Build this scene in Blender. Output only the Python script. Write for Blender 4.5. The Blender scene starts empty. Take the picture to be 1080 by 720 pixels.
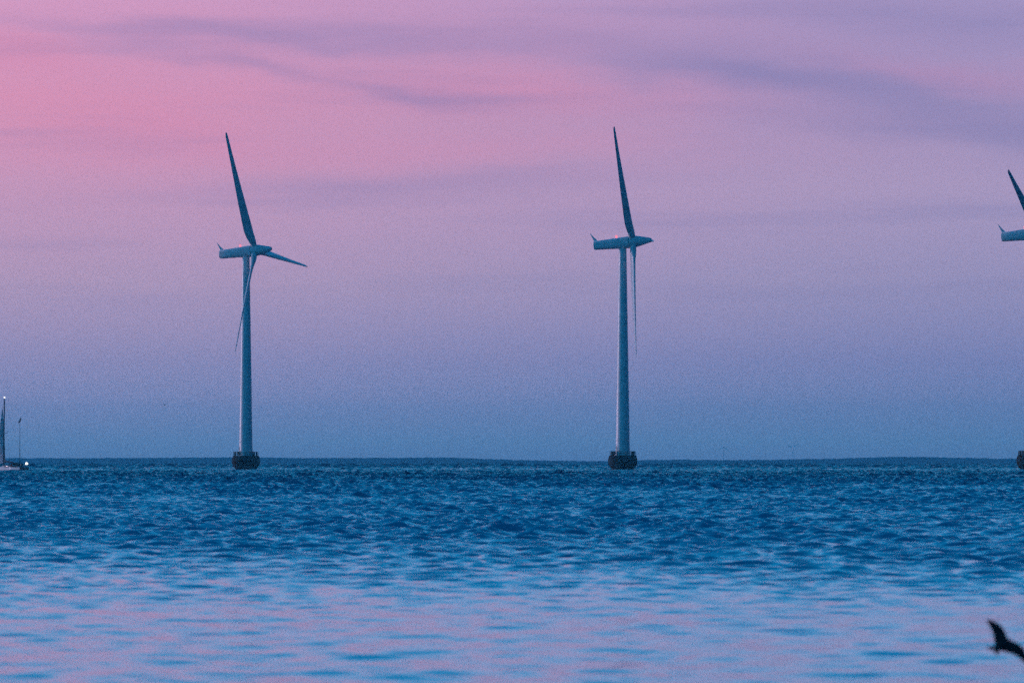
import bpy, bmesh, math, random
import numpy as np
from mathutils import Matrix, Vector

random.seed(7)
S = bpy.context.scene
COL = S.collection
R = math.radians
PI = math.pi

# ---------------------------------------------------------------- camera
F = 7500.0            # focal length in pixels of a 1080 px wide frame
CAM_Z = 2.0
HOR = 488.5           # image row of the true horizon
cam = bpy.data.cameras.new('camera')
camo = bpy.data.objects.new('camera', cam)
COL.objects.link(camo)
cam.sensor_width = 36.0
cam.lens = F / 1080 * 36
cam.clip_start = 1.0
cam.clip_end = 60000
camo.location = (0, 0, CAM_Z)
camo.rotation_euler = (R(90) + math.atan((HOR - 360) / F), 0, 0)
cam.dof.use_dof = True
cam.dof.focus_distance = 1950
cam.dof.aperture_fstop = 4.8
S.camera = camo


def at(px, py, d):
    """World point seen at pixel (px, py) of the 1080x720 photo at depth d."""
    return Vector(((px - 540) / F * d, d, CAM_Z + (HOR - py) / F * d))


def lin(r, g, b, k=1.0):
    f = lambda c: (c / 255 / 12.92 if c / 255 <= 0.04045 else ((c / 255 + 0.055) / 1.055) ** 2.4)
    return (f(r) * k, f(g) * k, f(b) * k, 1)


# ---------------------------------------------------------------- world: dusk sky
W = bpy.data.worlds.new('World')
S.world = W
W.use_nodes = True
nt = W.node_tree
nt.nodes.clear()


def nd(t, **kw):
    n = nt.nodes.new(t)
    for k, v in kw.items():
        setattr(n, k, v)
    return n


def mth(op, a, b=None, c=None, clamp=False):
    n = nd('ShaderNodeMath', operation=op, use_clamp=clamp)
    for i, v in enumerate((a, b, c)):
        if v is None:
            continue
        if isinstance(v, (int, float)):
            n.inputs[i].default_value = v
        else:
            nt.links.new(v, n.inputs[i])
    return n.outputs[0]


def ramp(x, stops, interp='EASE'):
    n = nd('ShaderNodeValToRGB')
    cr = n.color_ramp
    cr.interpolation = interp
    while len(cr.elements) < len(stops):
        cr.elements.new(0.5)
    for e, (p, c) in zip(cr.elements, stops):
        e.position = p
        e.color = c
    nt.links.new(x, n.inputs[0])
    return n.outputs[0]


def mix(f, a, b, blend='MIX'):
    n = nd('ShaderNodeMix', data_type='RGBA', blend_type=blend)
    for i, v in ((0, f), (6, a), (7, b)):
        if isinstance(v, (int, float)):
            n.inputs[i].default_value = v
        elif isinstance(v, tuple):
            n.inputs[i].default_value = v
        else:
            nt.links.new(v, n.inputs[i])
    return n.outputs[2]


def smooth(x, a, b):
    n = nd('ShaderNodeMapRange', interpolation_type='SMOOTHSTEP', clamp=True)
    nt.links.new(x, n.inputs[0])
    n.inputs[1].default_value = a
    n.inputs[2].default_value = b
    return n.outputs[0]


tc = nd('ShaderNodeTexCoord')
sep = nd('ShaderNodeSeparateXYZ')
nt.links.new(tc.outputs['Generated'], sep.inputs[0])
DEG = 180 / PI
az0 = mth('MULTIPLY', mth('ARCTAN2', sep.outputs[0], sep.outputs[1]), DEG)     # degrees, 0 straight out to sea, negative to the left
el0 = mth('MAXIMUM', mth('MULTIPLY', mth('ARCSINE', sep.outputs[2]), DEG), 0.0)


def noise(sx, sy, detail=3, seed=0.0):
    cmb = nd('ShaderNodeCombineXYZ')
    nt.links.new(mth('MULTIPLY', az0, sx), cmb.inputs[0])
    nt.links.new(mth('MULTIPLY', el0, sy), cmb.inputs[1])
    cmb.inputs[2].default_value = seed
    n = nd('ShaderNodeTexNoise', noise_dimensions='3D')
    n.inputs['Scale'].default_value = 1
    n.inputs['Detail'].default_value = detail
    n.inputs['Roughness'].default_value = 0.55
    nt.links.new(cmb.outputs[0], n.inputs['Vector'])
    return mth('SUBTRACT', n.outputs[0], 0.5)


n1 = noise(0.55, 1.6, 4, 3.1)
n2 = noise(0.8, 4.5, 4, 9.7)
warp = mth('ADD', mth('MULTIPLY', n1, 0.18), mth('MULTIPLY', n2, 0.22))
fade_up = smooth(el0, 0.3, 2.0)
el = mth('ADD', el0, mth('MULTIPLY', warp, fade_up))
az = mth('ADD', az0, mth('MULTIPLY', n1, 2.0))


def P(y):                       # image row -> ramp position
    e = (HOR - y) * math.degrees(1 / F)
    return e / (e + 5)


def E(e):
    return e / (e + 5)


t = mth('DIVIDE', el, mth('ADD', el, 5.0))
GAIN = 1.0
HAZE = 0.7e-4                    # density of the evening air, per metre
AIR = (0.020, 0.125, 0.33)       # what a very long stretch of that air looks like


def clear(y, rgb):
    """Colour of the sky above the haze for a sky that is seen as rgb through it."""
    e = (HOR - y) / F
    path = min(13500.0, 110.0 / max(e, 1e-5))
    T = math.exp(-HAZE * path)
    c = lin(*rgb)
    return (P(y), tuple(max(0.0, (c[k] - AIR[k] * (1 - T)) / T) for k in range(3)) + (1,))


hi = [(E(4.6), lin(196, 194, 238)), (E(7.5), lin(112, 190, 243)), (E(11), lin(6, 166, 232)), (E(28), lin(0, 124, 190)), (0.947, lin(0, 94, 158))]
left = ramp(t, [clear(488, (74, 116, 168)), clear(465, (84, 122, 172)), clear(420, (114, 129, 178)), clear(380, (134, 135, 181)), clear(300, (168, 147, 184)),
                clear(200, (192, 149, 186)), clear(110, (210, 147, 183)), clear(0, (208, 152, 192))] + hi, 'LINEAR')
right = ramp(t, [clear(488, (72, 114, 167)), clear(465, (78, 120, 170)), clear(420, (98, 123, 174)), clear(380, (114, 127, 178)), clear(300, (143, 141, 184)),
                 clear(200, (162, 149, 189)), clear(110, (160, 144, 187)), clear(0, (160, 146, 191))] + hi, 'LINEAR')
side = smooth(az, -5.0, 5.0)
sky = mix(side, left, right)


def gauss(ac, ec, sa, se, slope=0.0):
    da = mth('SUBTRACT', az, ac)
    de = mth('SUBTRACT', mth('SUBTRACT', el, ec), mth('MULTIPLY', da, slope))
    q = mth('ADD', mth('POWER', mth('ABSOLUTE', mth('DIVIDE', da, sa)), 2.0), mth('POWER', mth('ABSOLUTE', mth('DIVIDE', de, se)), 2.0))
    return mth('EXPONENT', mth('MULTIPLY', q, -1.0))


def pix(x, y):
    k = math.degrees(1 / F)
    return (x - 540) * k, (HOR - y) * k


PURPLE = lin(128, 126, 178)
PINK = lin(224, 142, 178)
for (x, y, wx, wy, slope, amt, colr) in (
        (60, 120, 300, 60, -0.02, 0.45, PINK), (150, 140, 120, 26, -0.05, 0.5, PINK), (0, 52, 130, 20, -0.1, 0.6, PINK),
        (560, 92, 170, 26, -0.06, 0.55, PINK), (470, 160, 240, 22, 0.02, 0.35, PINK), (1000, 80, 120, 12, -0.15, 0.3, PINK),
        (230, 36, 260, 10, -0.06, 0.45, PURPLE), (262, 66, 70, 9, -0.1, 0.5, PURPLE), (380, 86, 110, 8, -0.15, 0.28, PURPLE), (490, 102, 75, 9, -0.10, 0.45, PURPLE),
        (520, 44, 260, 18, -0.02, 0.45, PURPLE), (800, 78, 130, 18, -0.1, 0.95, PURPLE), (1010, 108, 170, 26, -0.2, 0.7, PURPLE),
        (420, 196, 240, 14, 0.03, 0.45, PURPLE), (1020, 140, 200, 16, -0.1, 0.5, PURPLE), (1000, 25, 200, 26, -0.1, 0.4, PURPLE)):
    a, e = pix(x, y)
    k = math.degrees(1 / F)
    sky = mix(mth('MULTIPLY', gauss(a, e, wx * k, wy * k, slope), amt * (0.6 if colr is PURPLE else 0.72)), sky, colr)
# long faint streaks
n3 = noise(0.22, 3.2, 5, 21.0)
streak = mth('MULTIPLY', smooth(n3, 0.0, 0.22), mth('MULTIPLY', smooth(el0, 0.5, 2.0), 0.22))
sky = mix(streak, sky, PURPLE)
# the afterglow is wide to the left and dies out round to the back of the sky
absaz = mth('ABSOLUTE', mth('ADD', az0, 25.0))
away = smooth(absaz, 45.0, 120.0)
back = ramp(t, [(0, lin(20, 124, 180)), (E(6), lin(40, 136, 190)), (E(25), lin(24, 128, 182)), (0.947, lin(0, 70, 128))])
lobe = smooth(mth('COSINE', mth('MULTIPLY', mth('ADD', az0, 105.0), PI / 180)), -0.35, 1.0)     # brighter on the left, dim on the right
back = mix(lobe, mix(1.0, back, (0.30, 0.30, 0.42, 1), 'MULTIPLY'), mix(1.0, back, (1.9, 1.8, 1.6, 1), 'MULTIPLY'))
sky = mix(away, sky, back)
nish = nd('ShaderNodeTexSky', sky_type='NISHITA')
nish.sun_disc = False
SUN_EL, SUN_AZ = 2.0, -66.0          # degrees; azimuth measured from straight out to sea, negative = left
nish.sun_elevation = R(SUN_EL)
nish.sun_rotation = R(SUN_AZ)
nish.ozone_density = 6.0
sky = mix(0.012, sky, nish.outputs[0], 'ADD')
bg = nd('ShaderNodeBackground')
bg.inputs['Strength'].default_value = GAIN
nt.links.new(sky, bg.inputs['Color'])
wo = nd('ShaderNodeOutputWorld')
nt.links.new(bg.outputs[0], wo.inputs['Surface'])

# soft afterglow from the left, a little behind the turbines
sun = bpy.data.lights.new('sun', 'SUN')
sun.energy = 1.7
sun.angle = R(14)
sun.color = (1.0, 0.72, 0.98)
suno = bpy.data.objects.new('sun', sun)
COL.objects.link(suno)
sd = Vector((math.sin(R(SUN_AZ)) * math.cos(R(SUN_EL + 2)), math.cos(R(SUN_AZ)) * math.cos(R(SUN_EL + 2)), math.sin(R(SUN_EL + 2))))
suno.rotation_euler = (-sd).to_track_quat('-Z', 'Y').to_euler()

S.view_settings.view_transform = 'Standard'
S.view_settings.look = 'None'
S.view_settings.exposure = 0.0
S.view_settings.gamma = 1.0
S.view_settings.use_curve_mapping = False
S.cycles.use_denoising = False
S.cycles.use_adaptive_sampling = True
S.cycles.adaptive_threshold = 0.06
S.cycles.adaptive_min_samples = 20
S.cycles.max_bounces = 6
S.cycles.volume_bounces = 0


# ---------------------------------------------------------------- helpers
def material(name, base, rough=0.5, metal=0.0, spec=0.5, emis=None, estr=0.0, var=0.0, vscale=1.0, ior=1.45):
    m = bpy.data.materials.new(name)
    m.use_nodes = True
    n = m.node_tree
    b = n.nodes['Principled BSDF']
    b.inputs['Base Color'].default_value = (*base, 1)
    b.inputs['Roughness'].default_value = rough
    b.inputs['Metallic'].default_value = metal
    b.inputs['Specular IOR Level'].default_value = spec
    b.inputs['IOR'].default_value = ior
    if emis:
        b.inputs['Emission Color'].default_value = (*emis, 1)
        b.inputs['Emission Strength'].default_value = estr
    if var:
        c = n.nodes.new('ShaderNodeTexCoord')
        z = n.nodes.new('ShaderNodeTexNoise')
        z.inputs['Scale'].default_value = vscale
        z.inputs['Detail'].default_value = 5
        n.links.new(c.outputs['Object'], z.inputs['Vector'])
        r = n.nodes.new('ShaderNodeValToRGB')
        r.color_ramp.elements[0].position = 0.3
        r.color_ramp.elements[1].position = 0.7
        r.color_ramp.elements[0].color = (*[x * (1 - var) for x in base], 1)
        r.color_ramp.elements[1].color = (*[min(1, x * (1 + var)) for x in base], 1)
        n.links.new(z.outputs[0], r.inputs[0])
        n.links.new(r.outputs[0], b.inputs['Base Color'])
    return m


M = {
    'white': material('turbine_white', (0.62, 0.64, 0.66), 0.4, var=0.08, vscale=0.35),
    'blade': material('blade_grey_white', (0.56, 0.58, 0.60), 0.35, var=0.06, vscale=0.3),
    'concrete': material('dark_wet_concrete', (0.004, 0.007, 0.009), 0.85, spec=0.2, var=0.5, vscale=0.9),
    'steel': material('galvanised_steel', (0.06, 0.07, 0.075), 0.8, spec=0.2),
    'door': material('door_paint', (0.18, 0.2, 0.22), 0.5),
    'red_lamp': material('red_lamp', (0.5, 0.03, 0.05), 0.3, emis=(1.0, 0.26, 0.36), estr=1.1),
    'white_lamp': material('white_lamp', (0.8, 0.8, 0.8), 0.3, emis=(1.0, 0.97, 0.93), estr=3.0),
    'masthead_lamp': material('masthead_lamp', (0.8, 0.8, 0.8), 0.3, emis=(1.0, 0.97, 0.97), estr=1.4),
    'gelcoat': material('white_gelcoat', (0.8, 0.8, 0.8), 0.25, var=0.04, vscale=0.8),
    'antifoul': material('antifouling', (0.02, 0.03, 0.05), 0.6),
    'teak': material('teak', (0.16, 0.10, 0.06), 0.6, var=0.25, vscale=2),
    'spar': material('dark_spar', (0.03, 0.035, 0.045), 0.8, spec=0.1),
    'canvas': material('dark_canvas', (0.012, 0.016, 0.03), 0.8, var=0.2, vscale=3),
    'sail': material('sailcloth', (0.62, 0.64, 0.68), 0.7, var=0.06, vscale=0.6),
    'glass': material('dark_window', (0.01, 0.012, 0.015), 0.1),
    'rubber': material('black_rubber', (0.012, 0.012, 0.013), 0.6),
    'skin': material('skin', (0.35, 0.2, 0.14), 0.6),
    'jacket': material('dark_jacket', (0.012, 0.014, 0.022), 0.8),
    'plumage': material('dark_plumage', (0.014, 0.014, 0.016), 0.75, var=0.35, vscale=14),
    'beak': material('beak', (0.03, 0.018, 0.012), 0.5),
    'wood': material('haze_tinted_woods', (0.0, 0.10, 0.17), 1.0, spec=0.0, var=0.3, vscale=0.02),  # woods tinted blue: part of the distance haze is in the base colour
}


def link(name, me, mat, parent=None, smooth_faces=True):
    if smooth_faces:
        me.polygons.foreach_set('use_smooth', [True] * len(me.polygons))
    o = bpy.data.objects.new(name, me)
    COL.objects.link(o)
    for m in (mat if isinstance(mat, (list, tuple)) else [mat]):
        me.materials.append(m)
    if parent:
        o.parent = parent
    return o


def from_bm(name, bm, mat, parent=None, smooth_faces=True):
    bmesh.ops.recalc_face_normals(bm, faces=bm.faces)
    me = bpy.data.meshes.new(name)
    bm.to_mesh(me)
    bm.free()
    o = link(name, me, mat, parent, smooth_faces)
    if smooth_faces:
        try:
            me.set_sharp_from_angle(angle=R(38))
        except Exception:
            pass
    return o


def thing(name, label, cat, loc=(0, 0, 0), rz=0.0, group=None):
    o = bpy.data.objects.new(name, None)
    o.empty_display_size = 0.5
    COL.objects.link(o)
    o.location = loc
    o.rotation_euler = (0, 0, rz)
    o['label'] = label
    o['category'] = cat
    if group:
        o['group'] = group
    return o


def loft(bm, rings, cap=True, closed=True):
    vs = [[bm.verts.new(p) for p in ring] for ring in rings]
    n = len(vs[0])
    for a, b in zip(vs, vs[1:]):
        for i in range(n if closed else n - 1):
            j = (i + 1) % n
            bm.faces.new((a[i], a[j], b[j], b[i]))
    if cap:
        bm.faces.new(vs[0])
        bm.faces.new(vs[-1])
    return vs


def lathe(bm, prof, seg=48, centre=(0, 0), cap=True):
    return loft(bm, [[(centre[0] + r * math.cos(2 * PI * i / seg), centre[1] + r * math.sin(2 * PI * i / seg), z) for i in range(seg)] for r, z in prof], cap)


def tube(bm, pts, r, seg=8, cap=True, r2=None):
    pts = [Vector(p) for p in pts]
    rings = []
    for i, p in enumerate(pts):
        d = (pts[min(i + 1, len(pts) - 1)] - pts[max(i - 1, 0)]).normalized()
        u = d.orthogonal().normalized() if abs(d.z) > 0.9 else d.cross(Vector((0, 0, 1))).normalized()
        v = d.cross(u)
        rr = r if r2 is None else r + (r2 - r) * i / (len(pts) - 1)
        rings.append([p + (u * math.cos(2 * PI * k / seg) + v * math.sin(2 * PI * k / seg)) * rr for k in range(seg)])
    loft(bm, rings, cap)


def ring_tube(bm, rad, z, r, seg=40, ts=6, centre=(0, 0)):
    vs = []
    for i in range(seg):
        a = 2 * PI * i / seg
        row = []
        for k in range(ts):
            b = 2 * PI * k / ts
            rr = rad + r * math.cos(b)
            row.append(bm.verts.new((centre[0] + rr * math.cos(a), centre[1] + rr * math.sin(a), z + r * math.sin(b))))
        vs.append(row)
    for i in range(seg):
        for k in range(ts):
            bm.faces.new((vs[i][k], vs[(i + 1) % seg][k], vs[(i + 1) % seg][(k + 1) % ts], vs[i][(k + 1) % ts]))


def box(bm, x0, x1, y0, y1, z0, z1, bevel=0.0):
    r = bmesh.ops.create_cube(bm, size=1, matrix=Matrix.LocRotScale(((x0 + x1) / 2, (y0 + y1) / 2, (z0 + z1) / 2), None, (x1 - x0, y1 - y0, z1 - z0)))
    if bevel:
        es = list({e for v in r['verts'] for e in v.link_edges})
        bmesh.ops.bevel(bm, geom=es, offset=bevel, segments=2, affect='EDGES', profile=0.5)


# ---------------------------------------------------------------- the sea: one displaced sheet from behind the camera to past the far shore
def build_water():
    rng = np.random.default_rng(11)
    ys = [-3000, -2000, -1200, -700, -400, -200, -100, -50, -20, 0, 15, 25, 32, 38, 43, 47]
    d = 50.0
    while d < 12800:
        ys.append(d)
        d += min(max(0.08, d * 0.00066), 1.5)
    ys.append(13000)
    ys = np.array(ys)
    nc, no = 540, 34
    u = np.linspace(-1, 1, nc)
    far = np.geomspace(0.02, 1, no)
    w = 0.074 * np.maximum(ys, 50) + 6
    core = u[None, :] * w[:, None]
    right_ = w[:, None] + far[None, :] * (6300 - w[:, None])
    X = np.concatenate([-right_[:, ::-1], core, right_], axis=1)
    Y = np.repeat(ys[:, None], X.shape[1], axis=1)
    dx = np.gradient(X, axis=1)
    dy = np.repeat(np.gradient(ys)[:, None], X.shape[1], axis=1)
    X = X.astype(np.float32); Y = Y.astype(np.float32); dx = dx.astype(np.float32); dy = dy.astype(np.float32)
    # calmer close in to the shore, choppier further out, with patches of gust
    amp = 0.25 + 0.75 * np.clip((Y - 95) / 60, 0, 1) + 0.9 * np.clip((Y - 170) / 700, 0, 1)
    short_far = 1 + 0.7 * np.clip((Y - 500) / 700, 0, 1)
    long_near = np.clip((Y - 80) / 550, 0.22, 1)         # hardly any long waves in the shallows
    g = (np.sin(X / 9.1 + Y / 31 + 1.0) + np.sin(-X / 14 + Y / 47 + 2.1) + np.sin(X / 23 - Y / 19 + 0.4) + np.sin(X / 5.3 + Y / 83 + 4.4)) / 4
    amp = amp * (1 + 0.38 * g)
    Z = np.zeros_like(X); GX = np.zeros_like(X); GY = np.zeros_like(X)
    N = 100
    lam = np.geomspace(0.30, 7.0, N) * rng.uniform(0.95, 1.05, N)
    for i in range(N):
        k = 2 * PI / lam[i]
        sp = rng.normal(0, R(36)) if lam[i] > 2.5 else rng.uniform(R(-78), R(78))
        th = R(-90 + 14) + sp
        kx, ky = k * math.cos(th), k * math.sin(th)
        slope = 0.24 * math.sqrt(2 / N) * (0.7 + 0.6 * math.exp(-((math.log(lam[i]) - math.log(1.3)) / 0.7) ** 2))
        a = slope / k
        ph = rng.uniform(0, 2 * PI)
        step = np.maximum(abs(kx) * dx, abs(ky) * dy)
        att = np.clip((2.6 - step) / 1.3, 0, 1) * amp * a
        if lam[i] > 2.2:
            att = att * long_near
        if lam[i] < 4.2:
            att = att * short_far
        if 0.7 < lam[i] < 2.2:
            att = att * (1 + 0.25 * np.clip((Y - 110) / 60, 0, 1))
        arg = kx * X + ky * Y + ph
        c = np.cos(arg); s = np.sin(arg)
        Z += att * c
        GX -= att * (kx / k) * s
        GY -= att * (ky / k) * s
    far_w = np.clip((Y - 2000) / 600, 0, 1)            # the longer open-water waves, out past the turbines
    for i in range(26):
        lam_ = rng.uniform(7, 11.5)
        k = 2 * PI / lam_
        th = R(-76) + rng.normal(0, R(36))
        kx, ky = k * math.cos(th), k * math.sin(th)
        step = np.maximum(abs(kx) * dx, abs(ky) * dy)
        att = np.clip((2.6 - step) / 1.3, 0, 1) * far_w * (0.40 * math.sqrt(2 / 26) / k)
        Z += att * np.cos(kx * X + ky * Y + rng.uniform(0, 2 * PI))
    Xd = X + 0.8 * GX
    Yd = Y + 0.8 * GY
    nr, ncol = X.shape
    co = np.stack([Xd, Yd, Z], axis=-1).reshape(-1, 3).astype(np.float32)
    idx = np.arange(nr * ncol, dtype=np.int32).reshape(nr, ncol)
    quads = np.stack([idx[:-1, :-1], idx[:-1, 1:], idx[1:, 1:], idx[1:, :-1]], axis=-1).reshape(-1, 4)
    me = bpy.data.meshes.new('water')
    me.vertices.add(len(co))
    me.vertices.foreach_set('co', co.ravel())
    me.loops.add(quads.size)
    me.loops.foreach_set('vertex_index', quads.ravel())
    me.polygons.add(len(quads))
    me.polygons.foreach_set('loop_start', np.arange(0, quads.size, 4, dtype=np.int32))
    me.polygons.foreach_set('use_smooth', np.ones(len(quads), dtype=bool))
    me.update(calc_edges=True)
    m = bpy.data.materials.new('sea_water')
    m.use_nodes = True
    n = m.node_tree
    b = n.nodes['Principled BSDF']
    tcg = n.nodes.new('ShaderNodeTexCoord')
    sx = n.nodes.new('ShaderNodeSeparateXYZ')
    n.links.new(tcg.outputs['Object'], sx.inputs[0])
    mr = n.nodes.new('ShaderNodeMapRange')              # ruffled water offshore, slick water by the shore
    mr.interpolation_type = 'SMOOTHSTEP'
    for i, v in ((1, 70), (2, 420), (3, 0.11), (4, 0.16)):
        mr.inputs[i].default_value = v
    n.links.new(sx.outputs[1], mr.inputs[0])
    n.links.new(mr.outputs[0], b.inputs['Roughness'])
    md = n.nodes.new('ShaderNodeMapRange')              # base colour darkens offshore, standing in for weaker sky reflection
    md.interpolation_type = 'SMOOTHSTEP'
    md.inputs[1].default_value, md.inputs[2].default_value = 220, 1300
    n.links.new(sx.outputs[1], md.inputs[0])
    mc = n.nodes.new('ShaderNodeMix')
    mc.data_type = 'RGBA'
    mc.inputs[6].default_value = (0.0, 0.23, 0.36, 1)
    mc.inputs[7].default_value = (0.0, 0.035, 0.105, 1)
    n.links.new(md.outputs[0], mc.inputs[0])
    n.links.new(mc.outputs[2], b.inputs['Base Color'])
    b.inputs['IOR'].default_value = 1.33
    tcn = n.nodes.new('ShaderNodeTexCoord')
    nz = n.nodes.new('ShaderNodeTexNoise')
    nz.inputs['Scale'].default_value = 5.0
    nz.inputs['Detail'].default_value = 4
    n.links.new(tcn.outputs['Object'], nz.inputs['Vector'])
    bp = n.nodes.new('ShaderNodeBump')
    bp.inputs['Strength'].default_value = 0.35
    bp.inputs['Distance'].default_value = 0.02
    n.links.new(nz.outputs[0], bp.inputs['Height'])
    mb = n.nodes.new('ShaderNodeMapRange')
    for i, v in ((1, 70), (2, 250), (3, 0.3), (4, 0.0)):
        mb.inputs[i].default_value = v
    n.links.new(sx.outputs[1], mb.inputs[0])
    n.links.new(mb.outputs[0], bp.inputs['Strength'])
    n.links.new(bp.outputs[0], b.inputs['Normal'])
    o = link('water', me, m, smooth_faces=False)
    o['kind'] = 'structure'
    o['label'] = 'choppy blue sea, paler and calmer towards the near edge'
    return o


build_water()


# ---------------------------------------------------------------- far shore: low wooded hills
def build_hills():
    D0 = 9900.0
    prof = [(-6000, 484), (-2500, 482), (-900, 484.5), (-300, 483), (0, 483), (120, 482.8), (240, 482.0), (330, 482.8), (400, 482.6), (470, 482.1), (560, 485.2), (600, 485.6),
            (650, 486.4), (690, 484.8), (740, 484.6), (790, 485.0), (850, 484.2), (890, 483.3), (930, 482.0), (965, 481.3), (1000, 482.0), (1080, 483.8),
            (1300, 482.5), (1700, 485), (2600, 482), (4500, 484), (7000, 484)]
    px = np.array([p[0] for p in prof], float); py = np.array([p[1] for p in prof], float)
    rng = np.random.default_rng(5)
    xs = np.concatenate([np.linspace(-5600, -900, 300, endpoint=False), np.linspace(-900, 900, 620), np.linspace(900, 5600, 301)[1:]])
    hp = np.interp(xs / D0 * F + 540, px, py)
    h = (HOR - hp) / F * D0 + CAM_Z
    hs = np.convolve(np.pad(h, 8, mode='edge'), np.ones(17) / 17, 'valid')
    rows = [(9900, -0.6, 0), (9930, 0.35, 0.6), (9975, 0.62, 1.0), (10040, 0.85, 1.2), (10120, 1.0, 1.5), (10300, 0.98, 1.5), (10800, 0.9, 1.5), (11500, 0.5, 1.0), (12000, -0.6, 0)]
    rows2 = []
    bm = bmesh.new()
    rings = []
    for (y, f, nz) in rows:
        jig = rng.normal(0, 1, len(xs))
        jig = 0.6 * jig + 0.6 * np.convolve(np.pad(rng.normal(0, 1, len(xs)), 2, mode='edge'), np.ones(5) / 2.2, 'valid')
        ring = []
        for i, x in enumerate(xs):
            z = hs[i] * f if f > 0 else -0.6
            ring.append((x, y + (rng.uniform(-12, 12) if 9900 < y < 12000 else 0), z + jig[i] * 0.3 * nz))
        rings.append(ring)
    loft(bm, rings, cap=False, closed=False)
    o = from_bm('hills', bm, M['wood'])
    o['kind'] = 'structure'
    o['label'] = 'low wooded far shore along the horizon, fading to blue'
    return o


build_hills()


# ---------------------------------------------------------------- air
def build_haze():
    bm = bmesh.new()
    box(bm, -6600, 6600, -3300, 13600, -2.2, 112)
    m = bpy.data.materials.new('haze')
    m.use_nodes = True
    n = m.node_tree
    n.nodes.clear()
    v = n.nodes.new('ShaderNodeVolumePrincipled')
    v.inputs['Color'].default_value = (0.14, 0.74, 1.0, 1)
    v.inputs['Density'].default_value = HAZE
    v.inputs['Anisotropy'].default_value = 0.2
    out = n.nodes.new('ShaderNodeOutputMaterial')
    n.links.new(v.outputs[0], out.inputs['Volume'])
    o = from_bm('haze', bm, m, smooth_faces=False)
    o['kind'] = 'stuff'
    o['label'] = 'thin blue evening haze over the sea'


build_haze()

# ---------------------------------------------------------------- wind turbine
TILT = R(5.2)
HUB = Vector((2.95, 0, 64.3))
TM = Matrix.Translation(HUB) @ Matrix.Rotation(-TILT, 4, 'Y')     # rotor frame: +X forward along the shaft


def airfoil(chord, thick, circ, n=28):
    """Closed section; x' from -0.3 chord (leading edge) to 0.7 chord (trailing edge), y' thickness."""
    pts = []
    for i in range(n):
        a = 2 * PI * i / n
        x = 0.5 * (1 + math.cos(a))                 # 1 = trailing edge
        sgn = 1 if math.sin(a) >= 0 else -1
        yt = 5 * thick * (0.2969 * math.sqrt(x) - 0.126 * x - 0.3516 * x * x + 0.2843 * x ** 3 - 0.1036 * x ** 4)
        ax, ay = (x - 0.3) * chord, sgn * yt * chord * (1.15 if sgn > 0 else 0.8)
        cx, cy = 0.5 * chord * math.cos(a), 0.5 * chord * math.sin(a)
        pts.append((ax * (1 - circ) + cx * circ, ay * (1 - circ) + cy * circ))
    return pts


def build_blade(parent):
    bm = bmesh.new()
    rings = []
    st = [(0.8, 1.7, 1, 1.0), (1.8, 1.75, 1, 1.0), (2.8, 2.05, 0.6, .7), (4.0, 2.55, 0.42, 0.35), (5.4, 2.9, 0.33, 0.1), (7.0, 3.1, 0.28, 0),
          (9, 3.05, 0.26, 0), (12, 2.8, 0.27, 0), (16, 2.52, 0.27, 0), (20, 2.15, 0.26, 0), (24, 1.8, 0.26, 0), (28, 1.48, 0.25, 0), (32, 1.2, 0.27, 0), (35, 0.98, 0.28, 0), (37, 0.8, 0.28, 0), (37.7, 0.62, 0.28, 0), (38.0, 0.35, 0.28, 0)]
    for (r, c, th, circ) in st:
        p = R(32 - 0.5 * (r / 38))
        te = Vector((-math.sin(p), -math.cos(p), 0))          # towards the trailing edge
        nn = Vector((math.cos(p), -math.sin(p), 0))
        bend = 0.5 * (r / 38) ** 2
        rings.append([te * x + nn * y + Vector((bend, 0, r * 0.98)) for x, y in airfoil(c, th, circ)])
    loft(bm, rings)
    return from_bm('blade', bm, M['blade'], parent)


def pose_rotor(blades, theta):
    for i, b in enumerate(blades):
        b.matrix_local = TM @ Matrix.Rotation(theta + i * 2 * PI / 3, 4, 'X')


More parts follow.
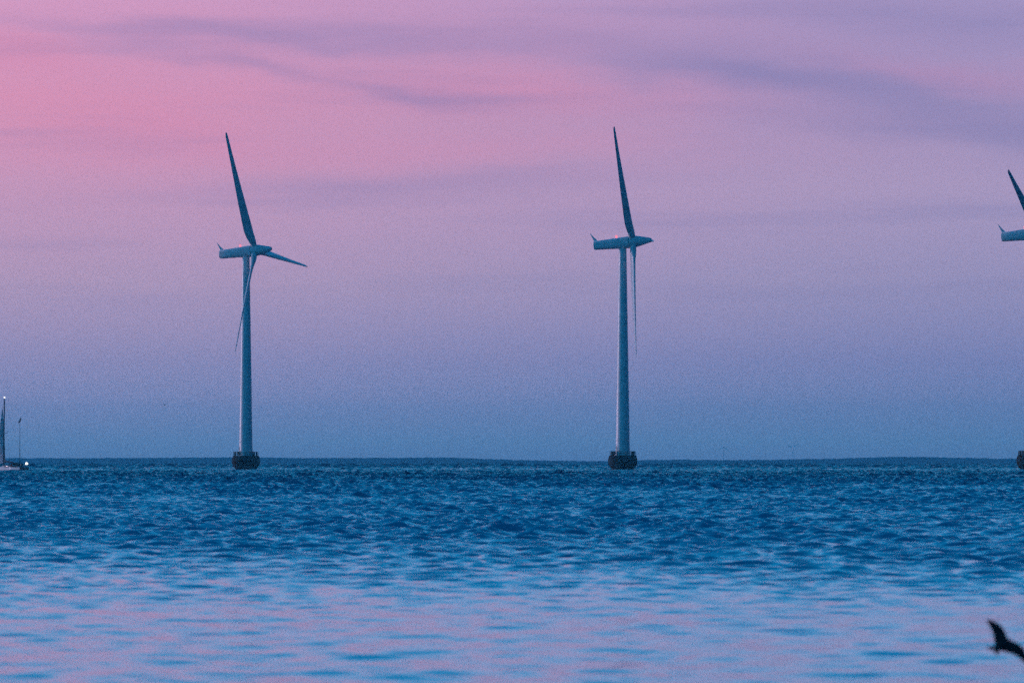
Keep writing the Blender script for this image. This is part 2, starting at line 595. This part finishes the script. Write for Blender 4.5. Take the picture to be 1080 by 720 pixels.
def build_turbine(label, loc, rz, theta, group):
    T = thing('wind_turbine', label, 'wind turbine', loc, rz, group)
    # foundation: concrete ice cone
    bm = bmesh.new()
    lathe(bm, [(2.5, -1.1), (2.95, 0.0), (3.15, 0.45), (3.6, 1.05), (3.95, 1.7), (4.12, 2.4), (4.12, 2.9), (4.0, 3.5), (3.86, 4.1), (3.76, 4.25), (3.6, 4.28)])
    fo = from_bm('foundation', bm, M['concrete'], T)
    bm = bmesh.new()
    for z in (4.85, 5.4):
        ring_tube(bm, 3.62, z, 0.06)
    for i in range(16):
        a = 2 * PI * i / 16
        tube(bm, [(3.62 * math.cos(a), 3.62 * math.sin(a), 4.2), (3.62 * math.cos(a), 3.62 * math.sin(a), 5.43)], 0.055, 6)
    from_bm('railing', bm, M['steel'], fo)
    bm = bmesh.new()
    for s in (-0.35, 0.35):
        tube(bm, [(4.25, s, 0.5), (4.25, s, 5.2), (3.8, s, 5.5), (3.6, s, 5.3)], 0.09, 6)
    for k in range(13):
        tube(bm, [(4.25, -0.35, 0.6 + 0.36 * k), (4.25, 0.35, 0.6 + 0.36 * k)], 0.035, 5)
    lad = from_bm('ladder', bm, M['steel'], fo)
    lad.rotation_euler = (0, 0, R(262))
    for a in (R(150), R(205), R(25), R(-20)):
        bm = bmesh.new()
        r = bmesh.ops.create_cube(bm, size=1, matrix=Matrix.Rotation(a, 4, 'Z') @ Matrix.Translation((3.15, 0, 4.85)) @ Matrix.Diagonal((0.5, 0.9, 1.15, 1)))
        bmesh.ops.bevel(bm, geom=list({e for v in r['verts'] for e in v.link_edges}), offset=0.06, segments=2, affect='EDGES')
        from_bm('deck_cabinet', bm, M['steel'], fo)
    # tower in three flanged sections
    bm = bmesh.new()
    prof = [(2.25, 4.22), (2.25, 4.42), (2.02, 4.45)]
    z0, z1, r0, r1 = 4.45, 62.6, 2.0, 1.06
    for k in range(1, 25):
        f = k / 24
        z = z0 + (z1 - z0) * f
        r = r0 + (r1 - r0) * f
        prof.append((r, z))
        if k in (8, 16):
            prof += [(r + 0.035, z + 0.02), (r + 0.035, z + 0.16), (r, z + 0.18)]
    prof += [(1.25, 62.62), (1.25, 62.9)]
    lathe(bm, prof, 56)
    tw = from_bm('tower', bm, M['white'], T)
    bm = bmesh.new()
    pts = []
    for zz, hw in ((4.55, 0.5), (6.3, 0.5), (6.75, 0.32), (6.88, 0.0)):
        rr = 2.0 - (zz - 4.45) * 0.0162 + 0.03
        pts.append((zz, hw, rr))
    outl = [(a, b, c) for a, b, c in pts] + [(a, -b, c) for a, b, c in pts[::-1] if b > 0]
    v1 = [bm.verts.new((math.sqrt(max(c * c - b * b, 0)) + 0.04, b, a)) for a, b, c in outl]
    v2 = [bm.verts.new((math.sqrt(max(c * c - b * b, 0)) - 0.12, b, a)) for a, b, c in outl]
    bm.faces.new(v1)
    bm.faces.new(v2[::-1])
    for i in range(len(v1)):
        j = (i + 1) % len(v1)
        bm.faces.new((v1[i], v2[i], v2[j], v1[j]))
    dr = from_bm('door', bm, M['door'], tw, smooth_faces=False)
    dr.rotation_euler = (0, 0, R(215))
    # nacelle
    bm = bmesh.new()
    rings = []
    for (x, zt, zb, hw, sq) in ((-11.25, 0.75, -0.9, 0.85, 3.2), (-11.15, 1.05, -1.2, 1.15, 3.2), (-10.9, 1.18, -1.3, 1.25, 3.4), (-8, 1.3, -1.42, 1.35, 3.4), (-4, 1.48, -1.62, 1.5, 3.2), (-1.6, 1.6, -1.72, 1.62, 2.8), (-1.15, 1.62, -1.72, 1.64, 2.5)):
        ring = []
        for i in range(40):
            a = 2 * PI * i / 40
            c, s = math.cos(a), math.sin(a)
            q = (abs(c) ** sq + abs(s) ** sq) ** (-1 / sq)
            h = (zt - zb) / 2
            ring.append((x, hw * c * q, (zt + zb) / 2 + h * s * q))
        rings.append(ring)
    loft(bm, rings)
    na = from_bm('nacelle', bm, M['white'], T)
    na.matrix_local = TM
    bm = bmesh.new()                                             # fin standing up at the tail
    out = [(-10.95, 1.0), (-10.0, 1.1), (-10.25, 1.5), (-11.0, 2.3), (-11.95, 3.55), (-12.0, 3.45), (-11.55, 2.4), (-11.2, 1.55)]
    for s in (1, -1):
        pass
    fr = [bm.verts.new((x, 0.09 if z < 2 else 0.05, z)) for x, z in out]
    bk = [bm.verts.new((x, -0.09 if z < 2 else -0.05, z)) for x, z in out]
    bm.faces.new(fr)
    bm.faces.new(bk[::-1])
    for i in range(len(fr)):
        j = (i + 1) % len(fr)
        bm.faces.new((fr[i], bk[i], bk[j], fr[j]))
    from_bm('tail_fin', bm, M['white'], na, smooth_faces=False)
    bm = bmesh.new()
    lathe(bm, [(0.3, 1.4), (0.3, 1.72), (0.22, 1.74), (0.3, 1.8), (0.36, 1.98), (0.3, 2.2), (0.14, 2.3)], 20, (-4.6, 0))
    from_bm('warning_light', bm, M['red_lamp'], na)
    # spinner: hub barrel and pointed nose
    bm = bmesh.new()
    rings = []
    for (x, r) in ((-1.02, 1.4), (-0.98, 1.62), (0, 1.66), (0.9, 1.6), (1.7, 1.45), (2.7, 1.2), (3.7, 0.95), (4.5, 0.76), (5.0, 0.62), (5.25, 0.45), (5.35, 0.2)):
        rings.append([(x, r * math.cos(2 * PI * i / 36), r * math.sin(2 * PI * i / 36)) for i in range(36)])
    loft(bm, rings)
    sp = from_bm('spinner', bm, M['white'], T)
    sp.matrix_local = TM
    blades = [build_blade(T) for _ in range(3)]
    pose_rotor(blades, theta)
    return T


def copy_tree(o, parent=None):
    c = o.copy()
    COL.objects.link(c)
    if parent:
        c.parent = parent
    for ch in list(o.children):
        copy_tree(ch, c)
    return c


def sea(px, d):
    return ((px - 540) / F * d, d, 0)


GT = 'wind turbines standing in the sea'
t1 = build_turbine('white wind turbine with one blade pointing right and another crossing its tower', sea(259.3, 2083), -R(21.5), R(24), GT)


def place_turbine(label, loc, rz, theta, group, scale=1.0):
    c = copy_tree(t1)
    c['label'] = label
    c['group'] = group
    c.location = loc
    c.rotation_euler = (0, 0, rz)
    c.scale = (scale,) * 3
    pose_rotor([b for b in c.children if b.name.startswith('blade')], theta)
    return c


place_turbine('white wind turbine in the middle with blades straight up and down, rotor seen edge on', sea(656.8, 2000), -R(9.5), R(32), GT)
place_turbine('wind turbine cut off by the right edge, its nacelle tail and dark blade tip showing', sea(1088, 1923), -R(18), R(65), GT)
GF = 'faint far turbines on the far shore'
place_turbine('tiny faint turbine on the far shore, closest to the middle turbine', (*at(763, 488.5, 13200).xy, 5.0), R(60), R(5), GF, 0.43)
place_turbine('tiny faint turbine on the far shore, halfway between the middle and right turbines', (*at(836, 488.5, 13200).xy, 5.0), R(-80), R(62), GF, 0.41)


# ---------------------------------------------------------------- sailing yacht at the left edge (its stern points right)
def build_yacht():
    D = 1765.0
    sc = F / D                                  # pixels per metre
    A = R(56)                                   # heading: away to the left
    sx = sc * math.cos(A)
    XT = 26.5
    X0 = sea(XT, D)[0]                          # transom
    T = thing('sailing_yacht', 'white sailing yacht with a lit stern lamp, cut off by the left edge', 'sailing yacht', (X0, D, 0), -A)
    L = 14.2
    bm = bmesh.new()
    rings = []
    ns = 24
    for i in range(ns + 1):
        u = i / ns                              # 0 stern .. 1 bow
        x = -L * u
        b = 1.95 * (0.66 + 0.34 * math.sin(PI * min(u / 0.8, 1) ** 0.9) if u < 0.42 else 1 - ((u - 0.42) / 0.58) ** 2.1)
        b = max(b, 0.03)
        sh = 1.0 + 0.42 * max(0, (u - 0.3) / 0.7) ** 1.6 + 0.06 * (1 - u)
        kd = -0.55 * math.sin(PI * min(1, 0.1 + u * 0.92)) ** 0.7 + 0.35 * (1 - u) ** 6
        rake = (0.5 * (1 - u) ** 8)
        ring = []
        for k in range(13):
            v = k / 12                          # port rail .. keel .. starboard rail
            a = PI * v
            yy = b * math.cos(a)
            zz = sh - (sh - kd) * math.sin(a) ** 0.55
            xo = -rake * (zz / sh) * 0.9 - (0.9 * u ** 6) * (zz / sh)
            ring.append((x + xo, yy, zz))
        rings.append(ring)
    vs = loft(bm, rings, cap=False, closed=False)
    bm.faces.new(vs[0])
    for a, b in zip(vs, vs[1:]):                # deck
        bm.faces.new((a[0], a[-1], b[-1], b[0]))
    bmesh.ops.recalc_face_normals(bm, faces=bm.faces)
    for f in bm.faces:
        c = f.calc_center_median()
        if c.z < 0.13:
            f.material_index = 1
        elif f.normal.z > 0.8:
            f.material_index = 2
        elif c.x > -0.6 and len(f.verts) > 4:
            f.material_index = 3
    hull = from_bm('hull', bm, [M['gelcoat'], M['antifoul'], M['teak'], M['canvas']], T)
    bm = bmesh.new()
    box(bm, -9.6, -5.4, -1.05, 1.05, 1.0, 1.5, 0.12)
    cb = from_bm('cabin', bm, M['gelcoat'], T)
    bm = bmesh.new()
    for s in (1, -1):
        box(bm, -9.0, -5.9, s * 1.03, s * 1.075, 1.16, 1.36, 0.02)
    from_bm('window', bm, M['glass'], cb)
    # sprayhood
    bm = bmesh.new()
    rings = []
    for x, hgt, hw in ((-6.2, 0.35, 1.05), (-5.5, 0.85, 1.15), (-4.6, 1.0, 1.2), (-4.0, 0.95, 1.2)):
        rings.append([(x, hw * math.cos(PI * k / 12), 1.25 + hgt * math.sin(PI * k / 12) ** 0.6) for k in range(13)])
    loft(bm, rings, cap=False, closed=False)
    bmesh.ops.solidify(bm, geom=bm.faces[:], thickness=0.04)
    from_bm('sprayhood', bm, M['canvas'], T)
    # masts
    mx = -(XT - 1.5) / sx
    bm = bmesh.new()
    top = (497 - 419.5) / sc
    tube(bm, [(mx, 0, 1.0), (mx, 0, top * 0.5), (mx + 0.3, 0, top)], 0.22, 12, True, 0.12)
    tube(bm, [(mx, -1.1, 9.5), (mx, 1.1, 9.5)], 0.05, 6)
    ma = from_bm('mast', bm, M['spar'], T)
    bm = bmesh.new()
    lathe(bm, [(0.1, top), (0.21, top + 0.06), (0.21, top + 0.34), (0.1, top + 0.4)], 14, (mx + 0.3, 0))
    from_bm('masthead_light', bm, M['masthead_lamp'], ma)
    bm = bmesh.new()
    tube(bm, [(mx + 0.2, 0, 2.35), (mx + 4.6, 0, 2.25)], 0.08, 8)
    bo = from_bm('boom', bm, M['spar'], T)
    bm = bmesh.new()
    rings = []
    for k in range(12):
        f = k / 11
        x = mx + 0.3 + 4.1 * f
        r = (0.30 - 0.16 * f) * (0.9 + 0.2 * math.sin(7 * f))
        rings.append([(x, 0.75 * r * math.cos(2 * PI * i / 12), 2.5 - 0.12 * f + 0.9 * r * math.sin(2 * PI * i / 12)) for i in range(12)])
    loft(bm, rings)
    from_bm('furled_mainsail', bm, M['canvas'], T)
    # genoa forward of the mast (left), belly away from the viewer
    bm = bmesh.new()
    head, tack, clew = Vector((mx - 0.6, 0, 15.6)), Vector((-L - 0.5, 0, 1.7)), Vector((mx - 0.2, 0.5, 2.2))
    rings = []
    for i in range(15):
        f = i / 14
        lu = head.lerp(tack, f)
        le = head.lerp(clew, f) + Vector((0.25 * math.sin(PI * f), 0, 0))
        row = []
        for k in range(13):
            g = k / 12
            p = lu.lerp(le, g)
            p.y -= 0.75 * math.sin(PI * g) * math.sin(PI * min(1, f * 0.9 + 0.05))
            row.append(p)
        rings.append(row)
    loft(bm, rings, cap=False, closed=False)
    bmesh.ops.solidify(bm, geom=bm.faces[:], thickness=0.015)
    from_bm('foresail', bm, M['sail'], T)
    # slim after pole with a dark pennant
    px_ = -(XT - 20.3) / sx
    bm = bmesh.new()
    tube(bm, [(px_, 0, 1.0), (px_ + 0.05, 0, 12.0)], 0.07, 8, True, 0.045)
    po = from_bm('after_pole', bm, M['spar'], T)
    bm = bmesh.new()
    zc = (497 - 443.3) / sc
    o2 = [(-0.62, -0.62), (-0.3, -0.62), (0.12, -0.35), (0.42, 0.25), (0.46, 0.85), (0.2, 0.6), (-0.15, 0.1)]
    fr = [bm.verts.new((px_ + x, -0.06 + 0.12 * math.sin(3 * x), zc + z)) for x, z in o2]
    bk = [bm.verts.new((px_ + x, 0.03 + 0.12 * math.sin(3 * x), zc + z)) for x, z in o2]
    bm.faces.new(fr)
    bm.faces.new(bk[::-1])
    for i in range(len(fr)):
        j = (i + 1) % len(fr)
        bm.faces.new((fr[i], bk[i], bk[j], fr[j]))
    from_bm('pennant', bm, M['canvas'], po, smooth_faces=False)
    # rigging
    bm = bmesh.new()
    for e in ((-L - 0.6, 0, 1.6), (-0.4, 0, 1.15)):
        tube(bm, [(mx + 0.08, 0, top - 0.2), e], 0.016, 5)
    for s in (1, -1):
        tube(bm, [(mx, s * 1.1, 9.5), (mx, s * 1.75, 1.15)], 0.014, 5)
        tube(bm, [(mx + 0.08, 0, top - 0.4), (mx, s * 1.1, 9.5)], 0.014, 5)
    from_bm('rigging', bm, M['spar'], T)
    # guard rail and pushpit
    bm = bmesh.new()
    for s in (1, -1):
        prev = None
        for k in range(9):
            x = -0.5 - 1.4 * k
            y = s * (1.5 + 0.38 * math.sin(PI * min(1, k / 7.0)) - (0.5 * max(0, k - 5) / 3 if k > 5 else 0))
            tube(bm, [(x, y, 1.0), (x, y, 1.72)], 0.025, 5)
            if prev:
                for z in (1.4, 1.71):
                    tube(bm, [(prev[0], prev[1], z), (x, y, z)], 0.014, 5)
            prev = (x, y)
    for z in (1.4, 1.72):
        tube(bm, [(-0.5, -1.5, z), (-0.2, -1.3, z), (-0.15, 1.3, z), (-0.5, 1.5, z)], 0.028, 5)
    from_bm('guard_rail', bm, M['steel'], T)
    # stern gear: folded dinghy engine on the rail, and the stern light
    bm = bmesh.new()
    box(bm, -0.15, 0.35, -1.35, -0.75, 1.25, 1.9, 0.1)
    tube(bm, [(0.12, -1.05, 1.3), (0.2, -1.05, 0.1)], 0.1, 8)
    box(bm, 0.02, 0.38, -1.13, -0.97, -0.1, 0.18, 0.03)
    from_bm('outboard_motor', bm, M['rubber'], T)
    bm = bmesh.new()
    lathe(bm, [(0.1, 1.72), (0.3, 1.76), (0.33, 1.98), (0.25, 2.2), (0.08, 2.25)], 16, (0.0, 0.45))
    from_bm('stern_light', bm, M['white_lamp'], T)
    bm = bmesh.new()
    ring = []
    tube(bm, [(-2.2, 0, 1.0), (-2.2, 0, 1.75)], 0.09, 8)
    for i in range(24):
        pass
    vs = []
    for i in range(28):
        a = 2 * PI * i / 28
        vs.append((-2.32, 0.48 * math.cos(a), 1.75 + 0.48 * math.sin(a)))
    tube(bm, vs + [vs[0]], 0.025, 6)
    for i in range(3):
        a = PI / 3 * i
        tube(bm, [(-2.3, 0.48 * math.cos(a), 1.75 + 0.48 * math.sin(a)), (-2.3, -0.48 * math.cos(a), 1.75 - 0.48 * math.sin(a))], 0.018, 5)
    from_bm('steering_wheel', bm, M['steel'], T)
    return T


YACHT = build_yacht()


def skin_mesh(name, verts, edges, radii, mat, sub=2, root=0):
    me = bpy.data.meshes.new(name)
    me.from_pydata(verts, edges, [])
    o = bpy.data.objects.new(name, me)
    COL.objects.link(o)
    o.modifiers.new('Skin', 'SKIN')
    sv = me.skin_vertices[0].data
    for i, r in enumerate(radii):
        sv[i].radius = (r, r) if isinstance(r, (int, float)) else r
        sv[i].use_root = (i == root)
    s = o.modifiers.new('Sub', 'SUBSURF')
    s.levels = s.render_levels = sub
    dg = bpy.context.evaluated_depsgraph_get()
    dg.update()
    me2 = bpy.data.meshes.new_from_object(o.evaluated_get(dg))
    bpy.data.objects.remove(o)
    me2.name = name
    return link(name, me2, mat)


def build_person():
    # facing left (towards the bow), seated on the cockpit bench, hands to the wheel
    v = [(0, 0, 0.0), (0.0, 0, 0.22), (-0.02, 0, 0.45), (-0.03, 0, 0.58), (-0.05, 0, 0.66), (-0.06, 0, 0.76), (-0.05, 0, 0.86),
         (-0.02, 0.19, 0.50), (-0.10, 0.25, 0.26), (-0.34, 0.20, 0.22), (-0.43, 0.18, 0.24),
         (-0.02, -0.19, 0.50), (-0.10, -0.25, 0.26), (-0.34, -0.20, 0.22), (-0.43, -0.18, 0.24),
         (-0.02, 0.10, -0.02), (-0.42, 0.13, 0.0), (-0.46, 0.13, -0.40), (-0.60, 0.13, -0.44),
         (-0.02, -0.10, -0.02), (-0.42, -0.13, 0.0), (-0.46, -0.13, -0.40), (-0.60, -0.13, -0.44)]
    e = [(0, 1), (1, 2), (2, 3), (3, 4), (4, 5), (5, 6), (2, 7), (7, 8), (8, 9), (9, 10), (2, 11), (11, 12), (12, 13), (13, 14),
         (0, 15), (15, 16), (16, 17), (17, 18), (0, 19), (19, 20), (20, 21), (21, 22)]
    r = [.16, .15, .17, .08, .065, .105, .085, .075, .055, .045, .04, .075, .055, .045, .04, .1, .08, .055, .05, .1, .08, .055, .05]
    o = skin_mesh('person', v, e, r, M['jacket'])
    o['label'] = 'dark clothed person seated in the cockpit of the yacht'
    o['category'] = 'person'
    a = YACHT.rotation_euler.z
    o.rotation_euler.z = a
    o.location = Vector(YACHT.location) + Matrix.Rotation(a, 3, 'Z') @ Vector((-3.1, -0.75, 1.42))
    bm = bmesh.new()
    bmesh.ops.create_uvsphere(bm, u_segments=16, v_segments=10, radius=0.1, matrix=Matrix.Translation((-0.085, 0, 0.775)) @ Matrix.Diagonal((0.75, 0.8, 1.0, 1)))
    bmesh.ops.create_cone(bm, segments=6, radius1=0.022, radius2=0.008, depth=0.05, cap_ends=True, matrix=Matrix.Translation((-0.175, 0, 0.77)) @ Matrix.Rotation(R(-90), 4, 'Y'))
    from_bm('face', bm, M['skin'], o)


build_person()


# ---------------------------------------------------------------- birds
def build_bird(name, label, loc, fwd, up_hint, span, lw, rw, chord=(0, 0, 0), group=None):
    """fwd: flight direction; lw, rw: world vectors from body to the two wing tips."""
    o_verts, e, r = [], [], []
    f = Vector(fwd).normalized()
    up = Vector(up_hint)
    up = (up - f * up.dot(f)).normalized()
    sd_ = f.cross(up)
    s = span
    bodyp = [(-0.30, .018), (-0.2, .035), (-0.06, .058), (0.06, .062), (0.16, .048), (0.22, .034), (0.27, .038), (0.31, .024), (0.35, .009)]
    bm = bmesh.new()
    rings = []
    for a, rad in bodyp:
        c = f * (a * s)
        flat = 0.55 if a < -0.15 else 1.0
        rings.append([c + (sd_ * math.cos(2 * PI * i / 14) + up * math.sin(2 * PI * i / 14) * flat) * rad * s for i in range(14)])
    loft(bm, rings)
    # tail fan
    tl = [(-0.22, 0.05), (-0.50, 0.13), (-0.42, 0.0), (-0.50, -0.13), (-0.22, -0.05)]
    top = [bm.verts.new(f * (a * s) + sd_ * (b * s) + up * 0.008 * s) for a, b in tl]
    bot = [bm.verts.new(f * (a * s) + sd_ * (b * s) - up * 0.006 * s) for a, b in tl]
    bm.faces.new(top)
    bm.faces.new(bot[::-1])
    for i in range(5):
        j = (i + 1) % 5
        bm.faces.new((top[i], bot[i], bot[j], top[j]))
    # wings: arm then hand, swept back and cambered
    for tipv in (Vector(lw), Vector(rw)):
        fc = (f - tipv.normalized() * f.dot(tipv.normalized()) + Vector(chord)).normalized()
        nrm = tipv.cross(fc).normalized()
        rings = []
        for u, ch, sw, th in ((0.0, .30, .0, .05), (.2, .29, .03, .045), (.42, .25, .05, .035), (.6, .21, .04, .028), (.78, .155, .0, .02), (.92, .09, -.05, .012), (1.0, .03, -.09, .006)):
            c = tipv * u + nrm * (0.03 * math.sin(PI * u) * s) + fc * (sw * s)
            ring = []
            for i in range(12):
                a = 2 * PI * i / 12
                ring.append(c + fc * (math.cos(a) * ch * s * 0.5) + nrm * (math.sin(a) * th * s * 0.5))
            rings.append(ring)
        loft(bm, rings)
    o = from_bm(name, bm, M['plumage'])
    o.location = loc
    o['label'] = label
    o['category'] = 'bird'
    if group:
        o['group'] = group
    bm = bmesh.new()
    tube(bm, [f * 0.335 * s, f * 0.40 * s, f * 0.43 * s - up * 0.01 * s], 0.012 * s, 6, True, 0.003 * s)
    b = from_bm('beak', bm, M['beak'], o)
    return o


D = 60.0
pm = F / D
build_bird('bird', 'dark blurred bird with raised wings skimming the water at the lower right corner', at(1056.5, 679, D), (0.40, 0.84, 0.22), (0.3, -0.7, 0.7), 0.47,
           (-11.5 / pm, 0.06, 28 / pm), (30 / pm, 0.02, -18 / pm), (0.9, 0, 0.75))
D = 2450.0
pm = F / D
build_bird('bird', 'tiny dark bird far away in the sky, left of the left turbine', at(173.6, 427, D), (0.35, 0.9, 0.05), (0, 0, 1), 1.25, (-0.5, 0.2, 0.5), (0.5, -0.2, 0.45))
